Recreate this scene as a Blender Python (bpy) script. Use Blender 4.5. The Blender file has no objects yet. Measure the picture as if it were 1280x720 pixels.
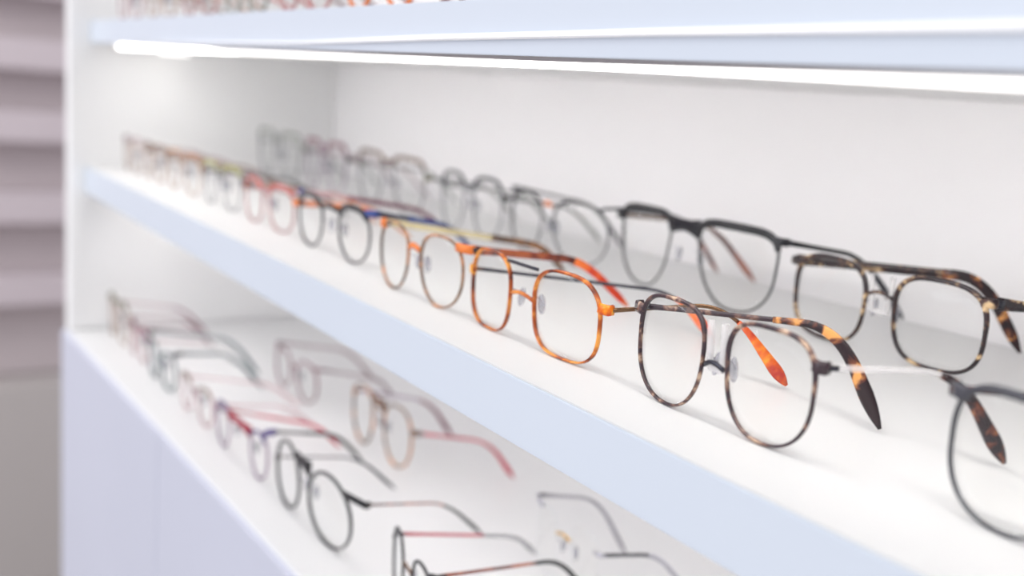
import bpy, bmesh, math, random
from mathutils import Vector, Matrix
S = bpy.context.scene
COL = S.collection
random.seed(7)

# ------------------------------------------------------------------ materials
def srgb(r, g, b):
    f = lambda c: (c/255/12.92) if c/255 <= .04045 else ((c/255+.055)/1.055)**2.4
    return (f(r), f(g), f(b), 1)

def new_mat(name):
    m = bpy.data.materials.new(name); m.use_nodes = True
    nt = m.node_tree
    b = nt.nodes.get('Principled BSDF')
    return m, nt, b

def coords(nt):
    tc = nt.nodes.new('ShaderNodeTexCoord')
    return tc.outputs['Object']

def noise(nt, scale, detail=3, rough=.5, dist=0):
    n = nt.nodes.new('ShaderNodeTexNoise')
    n.inputs['Scale'].default_value = scale; n.inputs['Detail'].default_value = detail
    n.inputs['Roughness'].default_value = rough; n.inputs['Distortion'].default_value = dist
    nt.links.new(coords(nt), n.inputs['Vector'])
    return n.outputs['Fac']

def ramp(nt, fac, stops, interp='LINEAR'):
    r = nt.nodes.new('ShaderNodeValToRGB'); r.color_ramp.interpolation = interp
    e = r.color_ramp.elements
    while len(e) < len(stops): e.new(.5)
    for i, (p, c) in enumerate(stops): e[i].position = p; e[i].color = c
    nt.links.new(fac, r.inputs['Fac'])
    return r.outputs['Color']

def plastic(name, c, rough=.22, var=.12):
    m, nt, b = new_mat(name)
    c2 = tuple(min(1, x*(1-var)) for x in c[:3])+(1,)
    c3 = tuple(min(1, x*(1+var)) for x in c[:3])+(1,)
    nt.links.new(ramp(nt, noise(nt, 60), [(.3, c2), (.7, c3)]), b.inputs['Base Color'])
    b.inputs['Roughness'].default_value = rough
    b.inputs['IOR'].default_value = 1.5
    return m

def tortoise(name, dark, mid, light, scale=90, a=.44, b_=.52, c_=.62, trans=0.0):
    m, nt, b = new_mat(name)
    nt.links.new(ramp(nt, noise(nt, scale, 3, .55, .6), [(a, dark), (b_, mid), (c_, light)]), b.inputs['Base Color'])
    b.inputs['Roughness'].default_value = .15
    b.inputs['Transmission Weight'].default_value = trans
    return m

def metal(name, c, rough=.25):
    m, nt, b = new_mat(name)
    b.inputs['Base Color'].default_value = c
    b.inputs['Metallic'].default_value = .9
    nt.links.new(ramp(nt, noise(nt, 200), [(.3, (rough*.8,)*3+(1,)), (.7, (rough*1.2,)*3+(1,))]), b.inputs['Roughness'])
    return m

def clear(name, tint, amount=.75, rough=.05):
    """see-through moulded plastic: a glossy coat over mostly transparent tinted body"""
    m, nt, b = new_mat(name)
    b.inputs['Base Color'].default_value = tint
    b.inputs['Roughness'].default_value = rough
    nt.links.new(ramp(nt, noise(nt, 90), [(.3, (1-amount-.04,)*3+(1,)), (.7, (1-amount+.04,)*3+(1,))]), b.inputs['Alpha'])
    return m

def lens_mat():
    m, nt, b = new_mat('optical lens')
    nt.nodes.remove(b)
    out = nt.nodes['Material Output']
    tr = nt.nodes.new('ShaderNodeBsdfTransparent'); tr.inputs['Color'].default_value = (.995, .995, .990, 1)
    gl = nt.nodes.new('ShaderNodeBsdfGlossy'); gl.inputs['Roughness'].default_value = .02
    gl.inputs['Color'].default_value = (.9, .95, 1, 1)
    fr = nt.nodes.new('ShaderNodeLayerWeight'); fr.inputs['Blend'].default_value = .5
    # thin anti-reflective coat: a few percent face on, more at a grazing view
    pw = nt.nodes.new('ShaderNodeMath'); pw.operation = 'POWER'; pw.inputs[1].default_value = 4
    sc = nt.nodes.new('ShaderNodeMath'); sc.operation = 'MULTIPLY_ADD'; sc.inputs[1].default_value = .30; sc.inputs[2].default_value = .015
    nt.links.new(fr.outputs['Facing'], pw.inputs[0]); nt.links.new(pw.outputs[0], sc.inputs[0])
    mx = nt.nodes.new('ShaderNodeMixShader')
    nt.links.new(sc.outputs[0], mx.inputs[0]); nt.links.new(tr.outputs[0], mx.inputs[1]); nt.links.new(gl.outputs[0], mx.inputs[2])
    nt.links.new(mx.outputs[0], out.inputs['Surface'])
    return m

def paint(name, c, rough=.4, var=.015, scale=6, spec=.5):
    m, nt, b = new_mat(name)
    c2 = tuple(x*(1-var) for x in c[:3])+(1,)
    nt.links.new(ramp(nt, noise(nt, scale), [(.35, c2), (.65, c)]), b.inputs['Base Color'])
    b.inputs['Roughness'].default_value = rough
    b.inputs['Specular IOR Level'].default_value = spec
    return m

def emit(name, c, s):
    m, nt, b = new_mat(name)
    b.inputs['Base Color'].default_value = (.9, .9, .9, 1)
    b.inputs['Emission Color'].default_value = c
    b.inputs['Emission Strength'].default_value = s
    return m

LENS = lens_mat()
CLEARPAD = clear('clear silicone', srgb(176, 176, 188), .55)
MAT = dict(
 black=plastic('black acetate', srgb(24, 24, 30)),
 charcoal=plastic('charcoal acetate', srgb(58, 58, 66)),
 graygreen=plastic('grey green acetate', srgb(140, 144, 138)),
 mauve=plastic('mauve grey acetate', srgb(150, 130, 135)),
 brown=plastic('brown acetate', srgb(110, 84, 70)),
 tan=plastic('tan acetate', srgb(158, 116, 84)),
 olive=plastic('olive acetate', srgb(104, 98, 72)),
 yellowolive=plastic('yellow olive acetate', srgb(150, 148, 90)),
 rose=plastic('rose acetate', srgb(176, 84, 78)),
 palerose=clear('pale rose acetate', srgb(196, 140, 140), .35),
 orange=plastic('orange acetate', srgb(222, 120, 50)),
 skin=clear('peach acetate', srgb(226, 164, 128), .3),
 blue=plastic('cobalt blue acetate', srgb(36, 62, 128)),
 navy=plastic('navy acetate', srgb(38, 44, 72)),
 purple=plastic('purple acetate', srgb(72, 56, 120)),
 crimson=plastic('crimson acetate', srgb(150, 30, 52)),
 redbrown=tortoise('dark red brown horn', srgb(86, 34, 28), srgb(128, 58, 40), srgb(170, 90, 56), 60),
 redorange=tortoise('red orange acetate', srgb(214, 62, 30), srgb(232, 88, 40), srgb(240, 120, 52), 50),
 amber=tortoise('amber tortoise', srgb(92, 36, 18), srgb(176, 82, 26), srgb(236, 156, 64), 75, .38, .50, .66),
 redamber=tortoise('red to amber acetate', srgb(186, 48, 24), srgb(226, 98, 22), srgb(248, 164, 40), 55, .38, .50, .62),
 gray=plastic('grey acetate', srgb(140, 138, 146)),
 ambertip=tortoise('amber tip tortoise', srgb(200, 70, 14), srgb(240, 130, 10), srgb(252, 186, 60), 90, .38, .5, .6),
 darkred=plastic('dark red acetate', srgb(160, 44, 40)),
 tort=tortoise('dark tortoise with cream', srgb(40, 28, 32), srgb(78, 52, 46), srgb(214, 184, 142), 130, .49, .57, .67),
 tortc=tortoise('mauve brown tortoise', srgb(58, 44, 50), srgb(112, 82, 74), srgb(206, 176, 150), 120, .48, .57, .68),
 torttip=tortoise('black and amber tortoise', srgb(40, 26, 30), srgb(110, 62, 46), srgb(222, 156, 88), 110, .50, .57, .66),
 yellowtort=tortoise('yellow and black tortoise', srgb(30, 24, 28), srgb(90, 70, 40), srgb(226, 190, 60), 120),
 goldbrown=tortoise('thin gold brown rim', srgb(84, 66, 56), srgb(140, 100, 70), srgb(206, 138, 84), 60, .42, .54, .68),
 gold=metal('gold metal', srgb(206, 166, 96)),
 rosegold=metal('rose gold metal', srgb(206, 140, 120)),
 gun=metal('gunmetal', srgb(66, 66, 74)),
 silver=metal('silver metal', srgb(190, 190, 200)),
 bronze=metal('bronze metal', srgb(120, 92, 70)),
 blackmetal=plastic('satin black metal', srgb(30, 30, 36), .35),
 grayclear=clear('smoky clear acetate', srgb(150, 150, 155), .45),
 clear=clear('clear acetate', srgb(235, 232, 232), .6),
 yellowclear=clear('pale yellow clear acetate', srgb(228, 212, 160), .5),
 beigeclear=clear('beige clear acetate', srgb(210, 184, 170), .4),
 pinkclear=clear('pink clear acetate', srgb(214, 178, 182), .45),
 lilac=clear('lilac acetate', srgb(170, 150, 170), .25),
 plum=plastic('plum acetate', srgb(120, 66, 84)),
 teal=plastic('teal grey acetate', srgb(92, 108, 112)),
 redtemple=plastic('dusty red acetate', srgb(186, 72, 86)),
)

# ------------------------------------------------------------------ mesh helpers
def link(name, verts, faces, mat, parent=None, smooth=True, loc=None):
    me = bpy.data.meshes.new(name)
    me.from_pydata([tuple(v) for v in verts], [], faces)
    bm = bmesh.new(); bm.from_mesh(me)
    bmesh.ops.recalc_face_normals(bm, faces=bm.faces)
    bm.to_mesh(me); bm.free()
    if mat: me.materials.append(mat)
    if smooth: me.polygons.foreach_set('use_smooth', [True]*len(me.polygons))
    o = bpy.data.objects.new(name, me); COL.objects.link(o)
    if parent: o.parent = parent
    if loc: o.location = loc
    return o

def bevel_box(name, lo, hi, mat, parent=None, bev=.0015, seg=2):
    bm = bmesh.new()
    bmesh.ops.create_cube(bm, size=1)
    lo, hi = Vector(lo), Vector(hi)
    for v in bm.verts:
        v.co = Vector((lo[i] if v.co[i] < 0 else hi[i] for i in range(3)))
    if bev: bmesh.ops.bevel(bm, geom=bm.edges[:], offset=bev, segments=seg, affect='EDGES', profile=.6)
    me = bpy.data.meshes.new(name); bm.to_mesh(me); bm.free()
    me.materials.append(mat)
    o = bpy.data.objects.new(name, me); COL.objects.link(o)
    if parent: o.parent = parent
    return o

def prism(name, front, back_y, z0, z1, mat, parent=None, bev=.0015):
    """board whose front edge runs through the (x, y) points of front, its back straight"""
    pts = list(front) + ([(front[-1][0], back_y), (front[0][0], back_y)] if not isinstance(back_y, list) else back_y)
    bm = bmesh.new()
    vs = [bm.verts.new((x, y, z1)) for x, y in pts]
    f = bm.faces.new(vs)
    r = bmesh.ops.extrude_face_region(bm, geom=[f])
    for g in r['geom']:
        if isinstance(g, bmesh.types.BMVert): g.co.z = z0
    bmesh.ops.recalc_face_normals(bm, faces=bm.faces)
    bmesh.ops.bevel(bm, geom=bm.edges[:], offset=bev, segments=2, affect='EDGES')
    me = bpy.data.meshes.new(name); bm.to_mesh(me); bm.free()
    me.materials.append(mat)
    o = bpy.data.objects.new(name, me); COL.objects.link(o)
    if parent: o.parent = parent
    return o

def sweep(path, n1, n2, r1, r2, closed=False, K=10, e=2.6):
    """loft a superellipse section along path; n1/n2 section axes, r1/r2 radii per point"""
    V = []; F = []
    N = len(path)
    for i in range(N):
        for k in range(K):
            a = 2*math.pi*k/K
            c, s = math.cos(a), math.sin(a)
            u = math.copysign(abs(c)**(2/e), c)*r1[i]; w = math.copysign(abs(s)**(2/e), s)*r2[i]
            V.append(path[i]+n1[i]*u+n2[i]*w)
    M = N if closed else N-1
    for i in range(M):
        for k in range(K):
            a = i*K+k; b = i*K+(k+1) % K; j = (i+1) % N
            F.append((a, b, j*K+(k+1) % K, j*K+k))
    if not closed:
        F.append(tuple(range(K-1, -1, -1))); F.append(tuple((N-1)*K+k for k in range(K)))
    return V, F

def tube_path(path, side=None, r1=1, r2=1, K=8, e=2.2):
    """open sweep with automatic frames; r1 across (horizontal), r2 the other way; floats or lists"""
    N = len(path)
    if not isinstance(r1, (list, tuple)): r1 = [r1]*N
    if not isinstance(r2, (list, tuple)): r2 = [r2]*N
    n1 = []; n2 = []
    for i in range(N):
        t = (path[min(i+1, N-1)]-path[max(i-1, 0)]).normalized()
        s = side if side is not None else Vector((0, 0, 1))
        a = (s - t*s.dot(t)).normalized()
        n1.append(a); n2.append(t.cross(a).normalized())
    return sweep(path, n1, n2, r1, r2, False, K, e)

# exponent of the upper half, of the lower half, taper to the bottom, extra taper on the nose side
SHAPES = dict(round=(2.05, 2.05, 0, 0), panto=(2.5, 2.1, .05, .07), square=(3.2, 2.8, .04, .05), soft=(2.8, 2.5, .04, .06),
              aviator=(3.2, 2.3, .03, .06), brow=(4.6, 2.3, .09, .10), tort=(3.0, 2.9, .02, .05), amber=(2.7, 3.0, .02, .05))
MM = .001

def outline(x0, x1, h, inset, shape, nose, N=56):
    """lens outline in the x-z plane, mm; nose=+1 when the nose is at larger x"""
    nu, nl, k, kn = SHAPES[shape]
    a = (x1-x0)/2-inset; b = h/2-inset; cx = (x0+x1)/2; cz = h/2
    pts = []
    for i in range(N):
        t = 2*math.pi*i/N
        c, s = math.cos(t), math.sin(t)
        n = nu if s > 0 else nl
        px = math.copysign(abs(c)**(2/n), c); pz = math.copysign(abs(s)**(2/n), s)
        kk = k+(kn if px*nose > 0 else 0)
        px *= 1+kk*(pz-1)*.9
        pts.append((cx+px*a, cz+pz*b))
    return pts

def place(x, z, wrap, tilt):
    return Vector((x, wrap*x*x, z)) + Vector((0, -tilt*z, 0))

def add_glasses(name_key, P, label, group, shape='soft', rt=2.2, rb=1.8, rd=2.6, rim='black', rim_top=None, bridge='metal',
                bridge_mat=None, temple=('black', 'black'), tip=None, endp=None, pads=True, th=(2.4, 1.0), tiph=(3.6, 1.6), rimless=False, yaw=0,
                far_temple=None, far_tip=None, tipfrac=.58, far_tipfrac=None, browh=0, lens_extra=None, bz=.70):
    o = bpy.data.objects.new('eyeglasses', None); COL.objects.link(o)
    o.empty_display_size = .02
    o.location = Vector(P['o'])*MM+Vector((0, -.0015, .0002)); o.rotation_euler = (0, 0, yaw)
    o['label'] = label; o['category'] = 'eyeglasses'; o['group'] = group
    xs = P['xs']; h = P['h']; W = xs[3]-xs[0]
    wrap = 3.0/(W*W/4); tilt = .03
    rim_m = MAT[rim]
    for side in (0, 1):
        x0, x1 = (xs[0], xs[1]) if side == 0 else (xs[2], xs[3])
        nose = 1 if side == 0 else -1
        if not rimless:
            pts = outline(x0, x1, h, rt*.45, shape, nose)
            N = len(pts)
            path = []; n1 = []; r1 = []
            for i, (x, z) in enumerate(pts):
                xa, za = pts[i-1]; xb, zb = pts[(i+1) % N]
                t = Vector((xb-xa, 0, zb-za)).normalized()
                n1.append(Vector((t.z, 0, -t.x)))
                up = max(0, min(1, (z/h-.45)/.35))
                top = up*up*(3-2*up)
                r1.append((rb+(rt-rb)*top)/2)
                p = place(x, z, wrap, tilt)
                path.append(p)
            # rest the lowest point on the shelf
            lowest = min(p.z-r for p, r in zip(path, r1))
            path = [(p-Vector((0, 0, lowest*(1-p.z/h)))) for p in path]
            n2 = [Vector((0, 1, 0))]*N
            V, F = sweep(path, n1, n2, r1, [rd/2]*N, True, 10, 3)
            link('rim', [v*MM for v in V], F, rim_m, o)
            if browh:
                # heavy upper bar laid over the upper third of the rim
                idx = [i for i in range(N) if pts[i][1] > h*.80]
                idx.sort(key=lambda i: pts[i][0])
                bp = [path[i]+Vector((0, -.6, .2)) for i in idx]
                L = len(bp)
                rr = [browh/2*(.72+.28*math.sin(math.pi*(j+.5)/L)) for j in range(L)]
                V, F = tube_path(bp, Vector((0, 1, 0)), rd/2+.7, rr, 10, 3)
                link('brow_bar', [v*MM for v in V], F, MAT[rim_top or rim], o)
        # lens
        inset = .4 if rimless else rt*.75
        pts = outline(x0, x1, h, inset, shape, nose, 40)
        cx, cz = (x0+x1)/2, h/2
        V = []; F = []; N = len(pts); R = 4
        for lay in (0, 1):
            base = len(V)
            V.append(place(cx, cz, wrap, tilt)+Vector((0, -1.4+lay*1.3, 0)))
            for r in range(1, R+1):
                for (x, z) in pts:
                    f = r/R
                    bul = -1.4*(1-f*f)
                    p = place(cx+(x-cx)*f, cz+(z-cz)*f, wrap, tilt)
                    V.append(p+Vector((0, bul+lay*1.3-.4*(1-lay)*0, 0)))
            for i in range(N):
                j = (i+1) % N
                F.append((base, base+1+i, base+1+j))
                for r in range(R-1):
                    F.append((base+1+r*N+i, base+1+(r+1)*N+i, base+1+(r+1)*N+j, base+1+r*N+j))
        B = 1+R*N
        for i in range(N):
            j = (i+1) % N; a = 1+(R-1)*N
            F.append((a+i, a+j, B+a+j, B+a+i))
        link('lens', [v*MM for v in V], F, LENS, o)
    # bridge
    bm_ = MAT[bridge_mat or rim]
    xa, xb = xs[1], xs[2]
    gap = xb-xa
    if bridge == 'block':
        n = 9; path = []; r2 = []
        for i in range(n):
            f = i/(n-1); x = xa-3.5+(gap+7)*f
            w_ = abs(2*f-1); path.append(place(x, h*(.89-.02*w_), wrap, tilt)+Vector((0, -.8, 0))); r2.append(h*.075+h*.045*w_**2)
        V, F = tube_path(path, Vector((0, 1, 0)), rd/2+.4, r2, 12, 4)
        link('bridge', [v*MM for v in V], F, bm_, o)
    else:
        n = 11; path = []
        for i in range(n):
            f = i/(n-1); x = xa-1.2+(gap+2.4)*f
            path.append(place(x, h*bz+math.sin(math.pi*f)*h*.05, wrap, tilt)+Vector((0, -1.2*math.sin(math.pi*f), 0)))
        rr = (1.0, 1.1) if bridge != 'acetate' else (rd/2, 1.9)
        V, F = tube_path(path, Vector((0, 1, 0)), rr[0], rr[1], 10, 2.6)
        link('bridge', [v*MM for v in V], F, bm_, o)
        if bridge == 'double':
            path = [place(xa-5+(gap+10)*i/8, h*.93, wrap, tilt)+Vector((0, -.8, 0)) for i in range(9)]
            V, F = tube_path(path, Vector((0, 1, 0)), .9, 1.0, 8, 2.2)
            link('top_bar', [v*MM for v in V], F, MAT['gun'], o)
        if bridge == 'clear':
            # moulded clear saddle dropping between the lenses
            path = []
            for i in range(17):
                f = i/16; a = math.pi*f
                x = xa+gap/2-(gap/2-.4)*math.cos(a)
                z = h*(.90-.42*min(1, 1.6*math.sin(a)))
                path.append(place(x, z, wrap, tilt)+Vector((0, 1.5*math.sin(a), 0)))
            V, F = tube_path(path, Vector((0, 1, 0)), 1.6, 1.3, 10, 2.6)
            link('saddle', [v*MM for v in V], F, MAT['clear'], o)
    # nose pads
    if pads:
        for sgn, xe in ((1, xa), (-1, xb)):
            pc = place(xe+sgn*(-.4), h*.50, wrap, tilt)+Vector((0, 6.5, 0))
            V = []; F = []
            NR, NS = 7, 10
            for i in range(NR):
                a = math.pi*(i+.0)/(NR-1)
                for k in range(NS):
                    b = 2*math.pi*k/NS
                    V.append(pc+Vector((1.2*math.sin(a)*math.cos(b)+sgn*.25*math.cos(a)*6*.5, 2.6*math.sin(a)*math.sin(b), 5.6*math.cos(a))))
            for i in range(NR-1):
                for k in range(NS):
                    F.append((i*NS+k, i*NS+(k+1) % NS, (i+1)*NS+(k+1) % NS, (i+1)*NS+k))
            pad = link('nose_pad', [v*MM for v in V], F, CLEARPAD, o)
            path = [place(xe-sgn*.3, h*.60, wrap, tilt)+Vector((0, .8, 0)), place(xe-sgn*1.8, h*.58, wrap, tilt)+Vector((0, 3.5, 0)),
                    place(xe-sgn*1.4, h*.54, wrap, tilt)+Vector((0, 5.8, 0)), pc+Vector((-sgn*.6, 0, 0))]
            V, F = tube_path(path, Vector((0, 0, 1)), .45, .45, 6, 2)
            link('pad_arm', [v*MM for v in V], F, MAT['silver'], pad)
    # temples
    for which in ('near', 'far'):
        sg = 1 if which == 'near' else -1
        hp = Vector(P['hn'] if which == 'near' else P['hf'])
        hp.y = wrap*hp.x*hp.x+2.5
        spec = P[which]
        back = P['row'] == 'back'
        if spec: b, t = Vector(spec[0]), Vector(spec[1])
        else:
            hz = hp.z
            if which == 'near': b, t = ((14, 60, -5), (22, 92, 0)) if back else ((18, 60, -2), (28, 90, 0))
            else: b, t = ((40, 68, -4), (54, 96, 0)) if back else ((48, 74, -3), (62, 102, 0))
            b = Vector(b); t = Vector(t); t.z = -hz+2.2
        pb, pt = hp+b, hp+t
        pt.z = 2.4
        sp = hp.copy()
        pts = []
        L1 = (pb-sp).length; L2 = (pt-pb).length; rr = min(.3, 16/L1); r2_ = .45
        A = sp.lerp(pb, 1-rr); Bq = pb.lerp(pt, r2_)
        n1_ = 12
        for i in range(n1_): pts.append(sp.lerp(A, i/n1_))
        for i in range(11):
            f = i/10; pts.append(A*(1-f)**2+pb*2*f*(1-f)+Bq*f*f)
        for i in range(1, 9): pts.append(Bq.lerp(pt, i/8))
        hd = Vector((pt.x-sp.x, pt.y-sp.y, 0)).normalized()
        side = Vector((hd.y, -hd.x, 0))
        cum = [0]
        for i in range(1, len(pts)): cum.append(cum[-1]+(pts[i]-pts[i-1]).length)
        tot = cum[-1]
        tm = temple[0] if which == 'near' else (far_temple or temple[0])
        tp = (tip or temple[1]) if which == 'near' else (far_tip or tip or temple[1])
        tf = tipfrac if which == 'near' or far_tipfrac is None else far_tipfrac
        ia = max(i for i in range(len(cum)) if cum[i]/tot <= tf+.03)
        ib = max(i for i in range(len(cum)) if cum[i]/tot <= tf)
        seg = pts[:ia+1]
        V, F = tube_path(seg, side, [th[1]/2]*len(seg), [th[0]/2*(1+.25*max(0, 1-cum[i]/18)) for i in range(len(seg))], 10, 3)
        arm = link('temple', [v*MM for v in V], F, MAT[tm], o)
        seg = pts[ib:]
        L = len(seg); ra = []; rbb = []
        for j in range(L):
            f = j/(L-1)
            g = th[0]/2+.25+(tiph[0]/2-th[0]/2)*min(1, f*1.35)
            end = 1 if f < .74 else max(.25, 1-((f-.74)/.26)**2*.75)
            rbb.append(g*end); ra.append((th[1]/2+.3+(tiph[1]/2-th[1]/2)*min(1, f*1.6))*end)
        zmin = pt.z-rbb[-1]
        V, F = tube_path(seg, side, ra, rbb, 10, 2.6)
        zm = min(v.z for v in V)
        if zm < .1:
            V = [Vector((v.x, v.y, max(v.z, .1+(v.z-zm)*.15))) for v in V]
        link('temple_tip', [v*MM for v in V], F, MAT[tp], arm)
        # hinge
        hv = []
        d0 = (pts[1]-pts[0]).normalized()
        V, F = tube_path([sp-d0*1.2, sp+d0*1.5, sp+d0*4.2], Vector((0, 0, 1)), th[0]/2*.7+.3, th[1]/2+.55, 8, 4)
        link('hinge', [v*MM for v in V], F, MAT['gun' if th[0] > 2 else 'bronze'], arm)
        # end piece from rim to hinge
        xe = (xs[3] if sg > 0 else xs[0])
        zz_ = hp.z
        oo = outline(*((xs[2], xs[3]) if sg > 0 else (xs[0], xs[1])), h, rt*.45, shape, -sg)
        side_pts = [q for q in oo if (q[0]-((xs[2]+xs[3])/2 if sg > 0 else (xs[0]+xs[1])/2))*sg > 0]
        xr = min(side_pts, key=lambda q: abs(q[1]-min(zz_, h*.93)))
        path = [place(xr[0]-sg*(.3 if not rimless else 3), xr[1]+.0, wrap, tilt), place((xr[0]+xe)/2+sg*.4, (xr[1]+zz_*2)/3, wrap, tilt)+Vector((0, -.3, 0)), Vector((hp.x+sg*.6, hp.y-2.2, zz_)), Vector((hp.x, hp.y+.8, zz_))]
        eh = max(th[0]/2, 1.2) if endp != 'big' and not (isinstance(endp, tuple) and endp[0] == 'big') else 2.8
        em = endp[1] if isinstance(endp, tuple) else (endp if endp not in (None, 'big') else rim)
        V, F = tube_path(path, Vector((0, 0, 1)), eh, 1.2, 10, 3.2)
        link('end_piece', [v*MM for v in V], F, MAT[em], o)
    return o

# light levels
LUP, LMID, LTOP, LHOT, LABOVE, WORLD, EXPO, FSTOP, ZUP = 1.0, 0.95, 1.0, .05, 6, .82, 0.0, 4.0, .1765
LFRONT, LFAR = 44, 34
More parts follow.
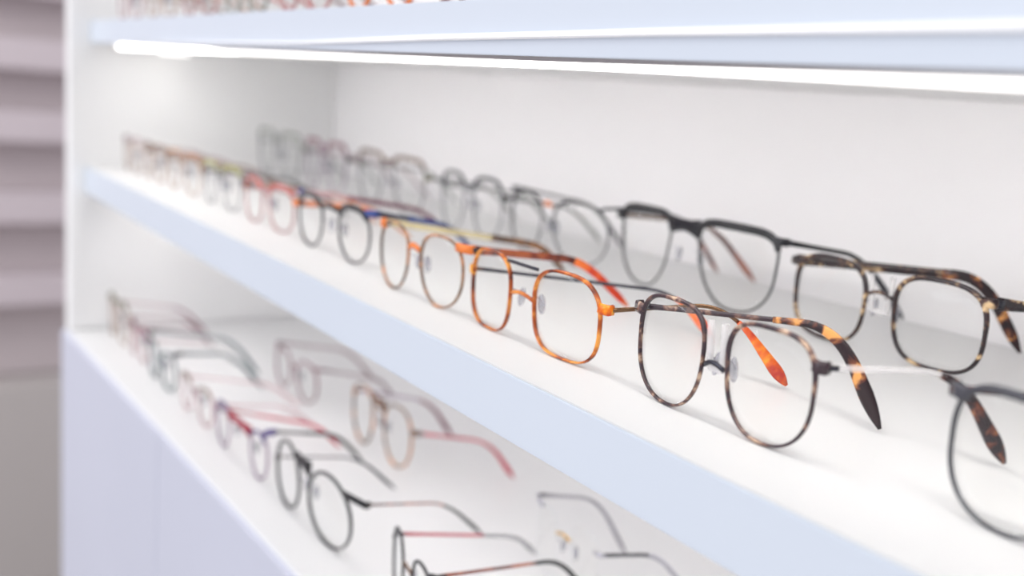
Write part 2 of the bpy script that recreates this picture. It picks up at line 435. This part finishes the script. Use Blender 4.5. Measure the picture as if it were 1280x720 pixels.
# every pair of eyeglasses: position of its base (mm), lens edges along its width, lens height, hinges, temple bend and tip
PAIRS = {
 'mf1': dict(o=[-1303.0, 339.1, 0.0], xs=[-41.0, -5.1, 4.5, 41.0], h=41.5, hn=[43.0, 0.0, 29.9], hf=[-43.0, 0.0, 29.9], near=None, far=None),
 'mf2': dict(o=[-1208.0, 339.1, 0.0], xs=[-41.0, -3.4, 4.1, 41.0], h=41.5, hn=[43.0, 0.0, 29.9], hf=[-43.0, 0.0, 29.9], near=None, far=None),
 'mf3': dict(o=[-1103.2, 339.1, 0.0], xs=[-56.4, -4.7, 6.7, 56.4], h=41.5, hn=[58.4, 0.0, 29.9], hf=[-58.4, 0.0, 29.9], near=None, far=None),
 'mf4': dict(o=[-982.7, 339.1, 0.0], xs=[-53.7, -5.9, 6.0, 53.7], h=41.5, hn=[55.7, 0.0, 29.9], hf=[-55.7, 0.0, 29.9], near=None, far=None),
 'mf5': dict(o=[-856.9, 337.0, 0.0], xs=[-57.3, -5.0, 5.0, 57.3], h=40.0, hn=[59.3, 0.0, 28.8], hf=[-59.3, 0.0, 28.8], near=None, far=None),
 'mf6': dict(o=[-719.9, 333.9, 0.0], xs=[-64.9, -8.4, 14.0, 64.9], h=41.7, hn=[66.8, 0.0, 40.1], hf=[-66.9, 0.0, 40.1], near=[[-24.5, 74.2, -12.1], [-35.6, 107.8, -37.1]], far=[[-11.4, 116.2, -16.4], [-14.6, 149.2, -37.1]]),
 'mf7': dict(o=[-560.7, 320.5, 0.0], xs=[-53.7, -7.1, 3.3, 53.7], h=44.6, hn=[55.5, 0.0, 40.1], hf=[-55.7, 0.0, 40.1], near=[[6.6, 77.0, -6.9], [9.9, 115.1, -37.1]], far=[[6.6, 127.0, -16.9], [7.7, 149.0, -37.1]]),
 'mf8': dict(o=[-439.0, 320.5, 0.0], xs=[-59.6, -14.0, 4.2, 59.6], h=45.9, hn=[61.6, 0.0, 32.1], hf=[-63.0, 0.0, 29.8], near=[[33.5, 44.6, 8.2], [53.1, 70.8, -29.1]], far=[[68.8, 93.7, -4.1], [83.2, 113.3, -26.8]]),
 'mf9': dict(o=[-299.3, 319.6, 0.0], xs=[-52.0, -4.5, 4.7, 52.0], h=49.7, hn=[52.4, 0.0, 38.3], hf=[-56.4, 0.0, 39.3], near=[[24.5, 47.6, 0.9], [36.5, 70.9, -35.3]], far=[[76.1, 45.8, 4.7], [95.6, 57.6, -36.3]]),
 'mf10': dict(o=[-142.4, 329.3, 0.0], xs=[-55.0, -6.0, 6.0, 55.0], h=49.0, hn=[56.5, 0.0, 43.1], hf=[-56.5, 0.0, 43.1], near=None, far=None),
 'mb1': dict(o=[-1272.0, 512.8, 0.0], xs=[-70.0, -7.0, 7.0, 70.0], h=58.1, hn=[72.0, 0.0, 41.8], hf=[-72.0, 0.0, 41.8], near=None, far=None),
 'mb2': dict(o=[-1129.8, 512.8, 0.0], xs=[-55.9, -7.0, 7.0, 55.9], h=58.1, hn=[57.9, 0.0, 41.8], hf=[-57.9, 0.0, 41.8], near=None, far=None),
 'mb3': dict(o=[-968.0, 512.8, 0.0], xs=[-75.0, -8.0, 8.0, 75.0], h=58.1, hn=[77.0, 0.0, 41.8], hf=[-77.0, 0.0, 41.8], near=None, far=None),
 'mb4': dict(o=[-808.0, 512.8, 0.0], xs=[-53.0, -6.0, 6.0, 53.0], h=55.0, hn=[55.0, 0.0, 39.6], hf=[-55.0, 0.0, 39.6], near=None, far=None),
 'mb5': dict(o=[-674.5, 512.8, 0.0], xs=[-68.0, -15.4, -6.6, 68.0], h=50.7, hn=[70.0, 0.0, 51.1], hf=[-70.0, 0.0, 51.1], near=None, far=[[25.5, 71.0, -12.1], [35.2, 98.0, -48.1]]),
 'mb6': dict(o=[-516.1, 512.8, 0.0], xs=[-78.4, -17.4, 3.2, 78.4], h=57.5, hn=[78.2, 0.0, 52.4], hf=[-84.9, 0.0, 47.5], near=[[14.4, 58.4, -7.7], [24.1, 98.0, -49.4]], far=[[36.3, 61.6, -2.8], [55.5, 94.1, -44.5]]),
 'mb7': dict(o=[-359.7, 512.8, 0.0], xs=[-65.5, -7.8, 6.5, 65.5], h=51.7, hn=[65.4, 0.0, 43.6], hf=[-69.5, 0.0, 43.2], near=None, far=[[83.7, 70.5, 2.0], [104.0, 87.7, -40.2]]),
 'lf1': dict(o=[-1300.0, 323.4, -208.4], xs=[-43.0, -6.0, 6.0, 43.0], h=54.2, hn=[45.0, 0.0, 39.0], hf=[-45.0, 0.0, 39.0], near=None, far=None),
 'lf2': dict(o=[-1206.2, 323.4, -208.4], xs=[-35.8, -6.0, 6.0, 35.8], h=41.7, hn=[37.8, 0.0, 30.1], hf=[-37.8, 0.0, 30.1], near=None, far=None),
 'lf3': dict(o=[-1101.7, 319.4, -208.4], xs=[-50.5, -4.5, 5.2, 50.5], h=41.3, hn=[52.0, 0.0, 45.7], hf=[-52.5, 0.0, 45.7], near=[[6.2, 52.2, -2.5], [10.3, 86.5, -42.7]], far=None),
 'lf4': dict(o=[-976.9, 317.5, -208.4], xs=[-50.6, -4.7, 8.7, 50.6], h=39.0, hn=[52.6, 0.0, 28.1], hf=[-52.6, 0.0, 28.1], near=None, far=None),
 'lf5': dict(o=[-848.0, 315.6, -208.4], xs=[-64.9, -20.4, 27.0, 64.9], h=42.9, hn=[68.2, 0.0, 48.6], hf=[-70.4, 0.0, 26.4], near=[[-14.3, 63.2, -14.7], [-21.0, 92.9, -45.6]], far=[[62.8, 71.8, -4.3], [78.1, 89.2, -23.4]]),
 'lf6': dict(o=[-694.4, 315.6, -208.4], xs=[-70.1, -16.2, 0.2, 70.1], h=56.2, hn=[84.4, 0.0, 50.1], hf=[-76.5, 0.0, 30.1], near=[[-9.8, 69.9, -13.7], [-15.2, 107.8, -47.1]], far=[[26.9, 60.1, 0.3], [39.8, 88.9, -27.1]]),
 'lf8': dict(o=[-402.0, 317.5, -208.4], xs=[-59.0, -6.0, 6.0, 59.0], h=52.1, hn=[61.0, 0.0, 37.5], hf=[-61.0, 0.0, 37.5], near=None, far=None),
 'lb1': dict(o=[-1017.0, 437.8, -208.4], xs=[-57.0, -6.0, 6.0, 57.0], h=44.3, hn=[59.0, 0.0, 42.6], hf=[-59.0, 0.0, 42.6], near=[[-3.5, 69.0, -16.8], [-4.4, 87.4, -39.6]], far=None),
 'lb2': dict(o=[-817.1, 437.8, -208.4], xs=[-60.1, -7.5, 7.5, 60.1], h=58.1, hn=[64.1, 0.0, 40.7], hf=[-62.9, 0.0, 44.0], near=[[28.5, 54.6, -4.9], [40.0, 76.5, -37.7]], far=[[36.3, 62.0, -7.1], [48.5, 82.9, -41.0]]),
 'lb3': dict(o=[-533.0, 437.8, -208.4], xs=[-36.6, -6.9, 6.3, 36.6], h=52.5, hn=[37.5, 0.0, 38.0], hf=[-39.2, 0.0, 52.4], near=[[4.6, 45.1, -6.4], [7.4, 71.9, -35.0]], far=[[15.2, 42.4, -4.2], [24.3, 67.7, -49.4]]),
 'lb4': dict(o=[-380.1, 437.8, -208.4], xs=[-56.9, -9.6, 10.6, 56.9], h=52.5, hn=[58.9, 0.0, 37.8], hf=[-58.9, 0.0, 37.8], near=None, far=None),
 'uf0': dict(o=[-1225.4, 313.8, 176.5], xs=[-50.8, -2.2, 5.8, 50.8], h=39.9, hn=[52.8, 0.0, 28.8], hf=[-52.8, 0.0, 28.8], near=None, far=None),
 'uf1': dict(o=[-1104.8, 313.8, 176.5], xs=[-50.8, -2.1, 6.0, 50.8], h=39.9, hn=[52.8, 0.0, 28.8], hf=[-52.8, 0.0, 28.8], near=None, far=None),
 'uf2': dict(o=[-984.2, 313.8, 176.5], xs=[-50.9, -1.9, 6.2, 50.9], h=39.9, hn=[52.9, 0.0, 28.8], hf=[-52.9, 0.0, 28.8], near=None, far=None),
 'uf3': dict(o=[-863.6, 313.8, 176.5], xs=[-50.9, -1.6, 6.4, 50.9], h=39.9, hn=[52.9, 0.0, 28.8], hf=[-52.9, 0.0, 28.8], near=None, far=None),
 'uf4': dict(o=[-743.0, 313.8, 176.5], xs=[-50.9, -1.3, 6.7, 50.9], h=39.9, hn=[52.9, 0.0, 28.8], hf=[-52.9, 0.0, 28.8], near=None, far=None),
 'uf5': dict(o=[-622.4, 313.8, 176.5], xs=[-50.9, -0.8, 7.0, 50.9], h=39.9, hn=[52.9, 0.0, 28.8], hf=[-52.9, 0.0, 28.8], near=None, far=None),
 'uf6': dict(o=[-501.8, 313.8, 176.5], xs=[-51.0, -0.3, 7.5, 51.0], h=39.9, hn=[53.0, 0.0, 28.8], hf=[-53.0, 0.0, 28.8], near=None, far=None),
 'lf7': dict(o=[-536.1, 315.2, -208.4], xs=[-43.0, -8.0, 8.0, 43.0], h=53.0, hn=[45.0, -0.0, 53.0], hf=[-45.0, -0.0, 40.0], near=[[-42.9, 99.1, -19.8], [-55.0, 127.0, -50.0]], far=[[-20.4, 96.1, -19.3], [-24.4, 115.3, -37.0]], yaw=-0.2196),
}

# ------------------------------------------------------------------ the place
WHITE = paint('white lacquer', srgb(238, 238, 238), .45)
SHW = paint('white shelf laminate', srgb(229, 229, 229), .4)
FASCIA = paint('cool white lacquer edge', srgb(210, 218, 229), .4)
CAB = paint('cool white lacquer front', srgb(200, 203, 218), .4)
LED = emit('LED diffuser', (1, .985, .95, 1), 1.5)
STRIPM = paint('highlight strip white', srgb(250, 250, 252), .25)
XL, XR = -1.36, .60
def mid_edge(x): return .2756+(x+.165)*(-.0190)   # front edge runs very slightly out of square
unit = bpy.data.objects.new('display_unit', None); COL.objects.link(unit)
unit.location = (0, 0, 0)
unit['label'] = 'white open display unit with lit shelves of eyeglasses above a lavender white closed base'
unit['category'] = 'display unit'
BY = .625
bevel_box('side_panel', (XL-.027, .279, -.2075), (XL, BY+.018, .46), WHITE, unit, .0015)
bevel_box('side_panel', (XR, .279, -.2075), (XR+.025, BY+.018, .46), WHITE, unit, .0015)
bevel_box('back_panel', (XL+.0005, BY, -.2075), (XR-.0005, BY+.018, .46), paint('back panel lacquer', srgb(243, 241, 242), .5), unit, .001)
bevel_box('top_panel', (XL+.0005, .279, .435), (XR-.0005, BY-.0005, .459), WHITE, unit, .0015)
prism('base_top', [(XL-.027, .2785), (XR+.025, .2785)], BY+.018, -.2284, -.2084, SHW, unit, .001)
base = bevel_box('base_cabinet', (XL-.025, .290, -1.42), (XR+.023, BY+.016, -.2288), WHITE, unit, .002)
doorx = [XL-.027, -.955, -.55, -.16, .24, XR+.025]
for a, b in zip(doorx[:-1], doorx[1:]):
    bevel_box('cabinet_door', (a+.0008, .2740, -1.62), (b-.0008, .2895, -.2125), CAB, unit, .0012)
bevel_box('plinth', (XL, .33, -1.7195), (XR, BY, -1.6405), paint('plinth grey', srgb(150, 148, 152), .5), unit, .002)
mid = prism('shelf', [(XL+.0005, mid_edge(XL)), (-.5, mid_edge(-.5)-.0005), (XR-.0005, mid_edge(XR))], BY-.0005, -.0320, 0, SHW, unit, .0008)
prism('edge_band', [(XL+.001, mid_edge(XL)-.0022), (XR-.001, mid_edge(XR)-.0022)], [(XR-.001, mid_edge(XR)-.0005), (XL+.001, mid_edge(XL)-.0005)], -.0320, -.0002, FASCIA, mid, .0003)
def up_edge(x): return .2775+(x+.165)*(-.0205)
up = prism('shelf', [(XL+.0005, up_edge(XL)+.002), (XR-.0005, up_edge(XR)+.002)], BY-.0005, .1500, ZUP, SHW, unit, .0010)
prism('edge_band', [(XL+.001, up_edge(XL)), (XR-.001, up_edge(XR))], [(XR-.001, up_edge(XR)+.0018), (XL+.001, up_edge(XL)+.0018)], .1494, ZUP-.0004, FASCIA, up, .0003)
# slim slanting strip added to imitate a bright highlight on the upper edge
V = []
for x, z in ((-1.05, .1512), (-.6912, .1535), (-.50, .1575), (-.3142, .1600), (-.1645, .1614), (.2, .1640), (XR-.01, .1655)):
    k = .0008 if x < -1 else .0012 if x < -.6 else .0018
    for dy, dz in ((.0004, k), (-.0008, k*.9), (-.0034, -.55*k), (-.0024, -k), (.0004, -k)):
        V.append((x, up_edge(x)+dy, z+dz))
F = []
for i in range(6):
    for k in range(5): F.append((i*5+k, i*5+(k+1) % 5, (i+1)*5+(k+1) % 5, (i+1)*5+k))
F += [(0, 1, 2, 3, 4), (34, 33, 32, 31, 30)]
link('highlight_strip', V, F, STRIPM, up, False)
# LED profiles under the boards: aluminium body with a glowing diffuser
ALU = metal('aluminium profile', srgb(175, 172, 174), .45)
def led(edge, off, z, parent, x0=XL+.10, x1=XR-.01):
    q = lambda a: [(x0, edge(x0)+a), (x1, edge(x1)+a)]
    p = prism('light_profile', q(off), q(off+.013)[::-1], z-.0021, z-.0001, ALU, parent, .0003)
    prism('diffuser', q(off+.0005), q(off+.0125)[::-1], z-.0052, z-.0021, LED, p, .0005)
led(up_edge, .0092, .1500, up)
led(mid_edge, .0180, -.0320, mid)
tp = unit
p = bevel_box('light_profile', (XL+.01, .300, .4325), (XR-.01, .316, .4348), ALU, unit, .0003, 1)
bevel_box('diffuser', (XL+.012, .301, .4300), (XR-.012, .315, .4325), LED, p, .0006, 2)

def area(name, loc, rot, sx, sy, energy, col):
    l = bpy.data.lights.new(name, 'AREA'); l.shape = 'RECTANGLE'; l.size = sx; l.size_y = sy; l.energy = energy; l.color = col
    o = bpy.data.objects.new(name, l); COL.objects.link(o); o.location = loc; o.rotation_euler = rot
    return o
cxm = -.66; ln = 1.24
tilt_in = math.radians(64)
area('led_light_upper', (cxm, .301, .1436), (tilt_in, 0, 0), ln, .010, LUP, (1, .97, .93))
area('led_light_middle', (cxm, .312, -.0378), (tilt_in, 0, 0), ln, .010, LMID, (1, .96, .95))
area('led_light_top', (cxm, .310, .4290), (tilt_in, 0, 0), ln, .010, LTOP, (1, .97, .94))
# small puck disc and lamp added to brighten the left panel under both shelves
for nm, z, par in (('hotspot', .150, up), ('hotspot', -.032, mid)):
    bm = bmesh.new(); bmesh.ops.create_cone(bm, cap_ends=True, segments=28, radius1=.017, radius2=.019, depth=.006)
    for v in bm.verts: v.co += Vector((-1.322, .392, z-.0032))
    me = bpy.data.meshes.new('hotspot_disc'); bm.to_mesh(me); bm.free(); me.materials.append(LED)
    o = bpy.data.objects.new('hotspot_disc', me); COL.objects.link(o); o.parent = par
    l = bpy.data.lights.new('hotspot_fill', 'SPOT'); l.energy = LHOT; l.spot_size = math.radians(140); l.spot_blend = .8; l.shadow_soft_size = .015; l.color = (1, 1, .97)
    q = bpy.data.objects.new('hotspot_fill', l); COL.objects.link(q); q.location = (-1.322, .392, z-.008)

# room: floor, rear wall, far left wall
def struct(o): o['kind'] = 'structure'; return o
struct(bevel_box('floor', (-4.6, -3.2, -1.78), (2.6, 2.0, -1.72), paint('grey floor', srgb(180, 175, 173), .35), None, 0))
struct(bevel_box('wall_right', (XL-.03, .70, -1.72), (2.6, .80, 1.7), paint('wall paint light', srgb(224, 220, 222), .6), None, 0))
struct(bevel_box('wall_rear', (-4.6, 1.90, -1.72), (2.6, 2.0, 1.7), paint('wall paint', srgb(214, 208, 212), .6), None, 0))
struct(bevel_box('wall_left', (-4.0, -3.2, -1.72), (-3.9, 1.90, 1.7), paint('mauve wall paint', srgb(184, 170, 180), .6), None, 0))
# far open shelving against the left wall
far = bpy.data.objects.new('wall_shelving', None); COL.objects.link(far); far.location = (-3.7, -.3, -1.72)
far['label'] = 'out of focus mauve grey wall shelving with stacked ledges beyond the display unit'; far['category'] = 'shelving'
MAU = paint('mauve grey laminate', srgb(198, 188, 190), .5)
MAL = paint('pale mauve ledge', srgb(203, 193, 198), .45)
BEI = paint('warm grey base', srgb(188, 183, 181), .5)
def fb(name, lo, hi, m, b=.004):
    o = bevel_box(name, [lo[i]-far.location[i] for i in range(3)], [hi[i]-far.location[i] for i in range(3)], m, far, b); return o
fb('backing', (-3.895, -1.6, -.98), (-3.86, 1.85, 1.25), MAU)
for z in (-.71, -.43, -.16, .075, .31, .55, .79):
    fb('ledge', (-3.858, -1.6, z-.0), (-3.74, 1.85, z+.10), MAL)
fb('base_cabinet', (-3.895, -1.6, -1.719), (-3.72, 1.85, -.985), BEI)

# ------------------------------------------------------------------ world ambient and added fill lights
w = bpy.data.worlds.new('World'); S.world = w; w.use_nodes = True
bg = w.node_tree.nodes['Background']
tcw = w.node_tree.nodes.new('ShaderNodeTexCoord'); sep = w.node_tree.nodes.new('ShaderNodeSeparateXYZ')
w.node_tree.links.new(tcw.outputs['Generated'], sep.inputs[0])
rw = w.node_tree.nodes.new('ShaderNodeValToRGB'); e = rw.color_ramp.elements
e[0].position = .0; e[0].color = (.82, .80, .84, 1); e[1].position = 1; e[1].color = (1.18, 1.18, 1.22, 1)
mr = w.node_tree.nodes.new('ShaderNodeMapRange'); mr.inputs['From Min'].default_value = -1
w.node_tree.links.new(sep.outputs['Z'], mr.inputs['Value']); w.node_tree.links.new(mr.outputs['Result'], rw.inputs['Fac'])
w.node_tree.links.new(rw.outputs['Color'], bg.inputs['Color'])
bg.inputs['Strength'].default_value = WORLD
area('front_fill_light', (-.5, -3.0, .8), (math.radians(84), 0, 0), 3.6, 2.2, LFRONT, (.93, .96, 1))  # added unseen fill in front, lifts the back panel and shelf faces
area('far_fill_light', (-2.4, -1.2, 1.5), (math.radians(20), math.radians(35), 0), 1.2, 1.0, LFAR, (1, .98, .97))  # added unseen fill that brightens the far shelving
area('upper_fill_light', (-.6, -1.2, 1.6), (math.radians(25), 0, 0), 2.4, .6, LABOVE, (.94, .96, 1))  # added unseen fill from above, brightens the strip on the upper edge

# ------------------------------------------------------------------ camera
cd = bpy.data.cameras.new('camera'); cam = bpy.data.objects.new('camera', cd); COL.objects.link(cam)
cd.sensor_width = 36; cd.lens = 36.56; cd.clip_start = .02
cam.matrix_world = Matrix(((.5600, -.1980, .8045, 0), (.8246, .0400, -.5642, 0), (.0796, .9794, .1857, .133), (0, 0, 0, 1)))
rot = cam.matrix_world.to_quaternion().normalized()
cam.matrix_world = Matrix.Translation((0, 0, .133)) @ rot.to_matrix().to_4x4()
cd.dof.use_dof = True; cd.dof.focus_distance = .485; cd.dof.aperture_fstop = FSTOP; cd.dof.aperture_blades = 0
S.camera = cam
S.view_settings.view_transform = 'Standard'; S.view_settings.look = 'None'
S.view_settings.gamma = 1; S.view_settings.use_curve_mapping = False
S.view_settings.exposure = EXPO
S.cycles.transparent_max_bounces = 40
S.cycles.max_bounces = 10
S.cycles.caustics_reflective = False; S.cycles.caustics_refractive = False

# ------------------------------------------------------------------ the eyeglasses
GU = 'eyeglasses on the upper shelf'
GF = 'front row of eyeglasses on the middle shelf'
GB = 'back row of eyeglasses on the middle shelf'
LF = 'front row of eyeglasses on the lower shelf'
LB = 'back row of eyeglasses on the lower shelf'
thin = dict(rt=1.5, rb=1.2, rd=1.6)
def G(key, label, group, row='front', **k):
    P = PAIRS[key]; P['row'] = row
    add_glasses(key, P, label, group, **k)

G('mf1', 'blurred grey mauve eyeglasses nearest the left panel, front row of the middle shelf', GF, shape='brow', rim='beigeclear', rt=1.8, rb=1.2, rd=2, rim_top='mauve', browh=3.4, temple=('mauve', 'mauve'), far_temple='beigeclear')
G('mf2', 'blurred brown grey eyeglasses second from the left panel, front row of the middle shelf', GF, shape='brow', rim='beigeclear', rt=1.8, rb=1.1, rd=2, rim_top='brown', browh=4.2, temple=('brown', 'mauve'), endp=('big', 'brown'), far_temple='brown')
G('mf3', 'blurred tan eyeglasses third from the left panel, front row of the middle shelf', GF, shape='brow', rim='beigeclear', rt=1.8, rb=1.1, rd=2, rim_top='tan', browh=4.6, temple=('mauve', 'brown'), endp=('big', 'tan'), far_temple='brown')
G('mf4', 'blurred olive brow eyeglasses with pale lower rims, beside the rose pair, middle shelf', GF, shape='brow', rim='grayclear', rt=1.8, rb=1.3, rd=2, rim_top='yellowolive', browh=4.2, temple=('olive', 'charcoal'), endp=('big', 'charcoal'), far_temple='charcoal')
G('mf5', 'blurred rose rimmed eyeglasses with orange temples, front row of the middle shelf', GF, shape='soft', rim='palerose', rim_top='rose', browh=3.4, rt=2.2, rb=1.3, rd=2, temple=('orange', 'skin'), far_temple='palerose', endp=('big', 'orange'), th=(4.2, 1.6))
G('mf6', 'black brow eyeglasses with blue ended temple, left of the thin gold brown pair', GF, shape='panto', rim='gun', rt=1.8, rb=1.3, rd=2, rim_top='black', browh=5.0, bz=.84, bridge='acetate', bridge_mat='black', temple=('navy', 'blue'), far_temple='pinkclear', far_tip='plum', endp=('big', 'blue'), tipfrac=.30, th=(3.8, 1.6))
G('mf7', 'thin gold brown rimmed round eyeglasses with dark red temple and orange corner', GF, shape='panto', rim='goldbrown', rt=1.5, rb=1.2, rd=2, bridge='acetate', bridge_mat='orange', temple=('redbrown', 'redorange'), far_temple='yellowclear', far_tip='goldbrown', endp=('big', 'orange'), th=(4.6, 1.8), tiph=(4.4, 2))
G('mf8', 'amber tortoise eyeglasses with orange temple tips, left of the sharp mauve tortoise pair', GF, shape='amber', rim='amber', rt=1.9, rb=1.3, rd=2.6, bridge='double', bridge_mat='amber', temple=('bronze', 'redamber'), far_temple='gun', far_tip='redorange', far_tipfrac=.80, endp=('big', 'ambertip'), th=(2.0, 1.2), tiph=(6.2, 2.4), tipfrac=.62, bz=.55)
G('mf9', 'sharp mauve brown tortoise aviator eyeglasses at the centre of the shelf front, clear nose saddle', GF, shape='aviator', rim='tortc', rt=2.1, rb=1.4, rd=2.2, bridge='clear', bridge_mat='gun', bz=.50, temple=('clear', 'torttip'), far_temple='tortc', far_tip='torttip', endp=('big', 'tortc'), th=(2.4, 1.2), tiph=(6.4, 2.2), tipfrac=.50)
G('mf10', 'charcoal browed eyeglasses cut off by the right side of the photo', GF, shape='aviator', rim='charcoal', rt=1.8, rb=1.3, rd=2, browh=3.4, rim_top='charcoal', temple=('redbrown', 'charcoal'), endp=('big', 'charcoal'))

G('mb1', 'blurred grey green square eyeglasses farthest left in the back row of the middle shelf', GB, 'back', shape='brow', rim='grayclear', rt=2.4, rb=1.6, rd=2.4, rim_top='graygreen', browh=6, temple=('graygreen', 'graygreen'), bridge='acetate', bz=.86, endp=('big', 'graygreen'))
G('mb2', 'blurred dark plum cornered eyeglasses second from left in the middle shelf back row', GB, 'back', shape='brow', rim='lilac', rt=2, rb=1.6, rd=2.2, rim_top='plum', browh=5, temple=('plum', 'mauve'), endp=('big', 'black'), bz=.86, bridge='acetate')
G('mb3', 'blurred grey eyeglasses with brown bridge third from left in the middle shelf back row', GB, 'back', shape='brow', rim='grayclear', rt=2, rb=1.3, rd=2.2, rim_top='brown', browh=4.6, bridge='acetate', bridge_mat='brown', bz=.84, temple=('charcoal', 'graygreen'), endp=('big', 'olive'))
G('mb4', 'smoky clear eyeglasses with black corner fourth from left in the middle shelf back row', GB, 'back', shape='aviator', rim='grayclear', rt=2.2, rb=1.3, rd=2.2, rim_top='charcoal', browh=3.6, bridge='acetate', bridge_mat='grayclear', temple=('black', 'graygreen'), endp=('big', 'black'))
G('mb5', 'grey wire eyeglasses with orange corner and black brow, left of the black browline pair', GB, 'back', shape='panto', rim='gun', rt=1.4, rb=1.1, rd=1.6, rim_top='black', browh=2.8, bz=.84, bridge='acetate', bridge_mat='orange', temple=('black', 'redbrown'), far_temple='charcoal', far_tip='charcoal')
G('mb6', 'black browline eyeglasses with thin wire lower rims in the back row', GB, 'back', shape='brow', rim='blackmetal', rt=1.7, rb=1.4, rd=1.6, rim_top='black', browh=5.8, bridge='block', bridge_mat='black', temple=('black', 'charcoal'), far_temple='brown', far_tip='redbrown', endp=('big', 'black'), th=(3.2, 1.6), tiph=(4.4, 2))
G('mb7', 'dark tortoise square eyeglasses with cream mottling and clear saddle, right end of the back row', GB, 'back', shape='tort', rim='tort', rt=2.9, rb=2.2, rd=2.8, bridge='clear', bridge_mat='tort', bz=.66, temple=('tort', 'torttip'), endp=('big', 'tort'), th=(6.0, 2.0), tiph=(6.8, 2.6))

G('lf1', 'blurred olive cornered pale eyeglasses farthest left on the lower shelf', LF, shape='soft', rim='beigeclear', rim_top='olive', browh=3, temple=('pinkclear', 'plum'), rt=2.2)
G('lf2', 'blurred maroon cornered eyeglasses second from left on the lower shelf', LF, shape='panto', rim='pinkclear', rim_top='plum', browh=4, temple=('pinkclear', 'clear'), rt=2.4, endp=('big', 'plum'))
G('lf3', 'blurred teal grey eyeglasses with long grey temple, lower shelf front row', LF, shape='soft', rim='teal', rt=3, rb=1.6, temple=('teal', 'teal'), endp=('big', 'charcoal'), th=(3.2, 1.4), tiph=(5, 2))
G('lf4', 'blurred pinkish beige eyeglasses left of the crimson and purple pair', LF, shape='panto', rim='pinkclear', rt=3, rb=2.4, rim_top='olive', browh=1.8, bridge='acetate', bridge_mat='mauve', temple=('pinkclear', 'pinkclear'))
G('lf5', 'crimson and purple browed eyeglasses with pale rims on the lower shelf', LF, shape='panto', rim='lilac', rt=2.2, rb=2.0, rim_top='purple', browh=1.6, bridge='block', bridge_mat='crimson', temple=('black', 'black'), far_temple='crimson', far_tip='redtemple', endp=('big', 'purple'), th=(2.4, 1.4), tipfrac=.3)
G('lf6', 'black round eyeglasses with thick bridge, sharpest full pair on the lower shelf', LF, shape='round', rim='black', rt=2.6, rb=1.9, rd=2.6, bridge='block', bridge_mat='black', temple=('redbrown', 'black'), far_temple='gun', far_tip='charcoal', endp=('big', 'black'), th=(1.6, 1.1), tiph=(3, 1.6))
G('lf7', 'thin black wire eyeglasses with orange red temple, turned sideways beside the black round pair', LF, shape='panto', rim='blackmetal', rt=2, rb=1.6, rd=2, bridge='metal', bridge_mat='bronze', temple=('redbrown', 'black'), far_temple='redtemple', far_tip='grayclear', th=(2.2, 1.2), yaw=PAIRS['lf7']['yaw'])
G('lf8', 'black and navy browed eyeglasses cut off by the bottom edge of the photo', LF, shape='panto', rim='blackmetal', rt=2, rb=1.6, rd=2, rim_top='navy', browh=3, temple=('black', 'black'))
G('lb1', 'blurred slate eyeglasses with plum rim, farthest left in the back row of the lower shelf', LB, 'back', shape='panto', rim='plum', rt=1.8, rb=1.5, temple=('mauve', 'mauve'), th=(3, 1.4), tiph=(4, 2), bridge_mat='plum')
G('lb2', 'brown and orange round eyeglasses with dusty red temples, lower shelf back row', LB, 'back', shape='panto', rim='goldbrown', rt=2.0, rb=1.7, bridge='block', bridge_mat='brown', temple=('redtemple', 'redtemple'), far_temple='lilac', far_tip='plum', th=(2.6, 1.4), tiph=(4.6, 2), endp=('big', 'brown'))
G('lb3', 'rimless eyeglasses with grey temples on the lower shelf below the centre pair', LB, 'back', shape='square', rimless=True, rim='silver', bridge='metal', bridge_mat='gold', temple=('charcoal', 'silver'), far_temple='gray', far_tip='gray', th=(2.4, 1.2), tiph=(3, 1.6), tipfrac=.45)
G('lb4', 'yellow and black tortoise eyeglasses just showing at the bottom edge of the photo', LB, 'back', shape='soft', rim='yellowtort', rt=3, rb=2, temple=('yellowtort', 'yellowtort'))
UP = [('pinkclear', 'brown', 'pink clear eyeglasses with brown side at the far left of the upper shelf'),
      ('beigeclear', 'tan', 'pale beige eyeglasses second from left on the upper shelf'),
      ('palerose', 'rose', 'rose clear eyeglasses third from left on the upper shelf'),
      ('graygreen', 'mauve', 'grey green eyeglasses fourth from left on the upper shelf'),
      ('palerose', 'plum', 'plum and rose eyeglasses left of the orange pair on the upper shelf'),
      ('orange', 'tan', 'orange eyeglasses in the middle of the upper shelf'),
      ('mauve', 'mauve', 'mauve grey eyeglasses right of the orange pair on the upper shelf')]
for i, (a, b, lab) in enumerate(UP):
    G('uf%d' % i, lab, GU, shape='panto', rim=a, rt=2.4, rb=2.4, temple=(b, b))
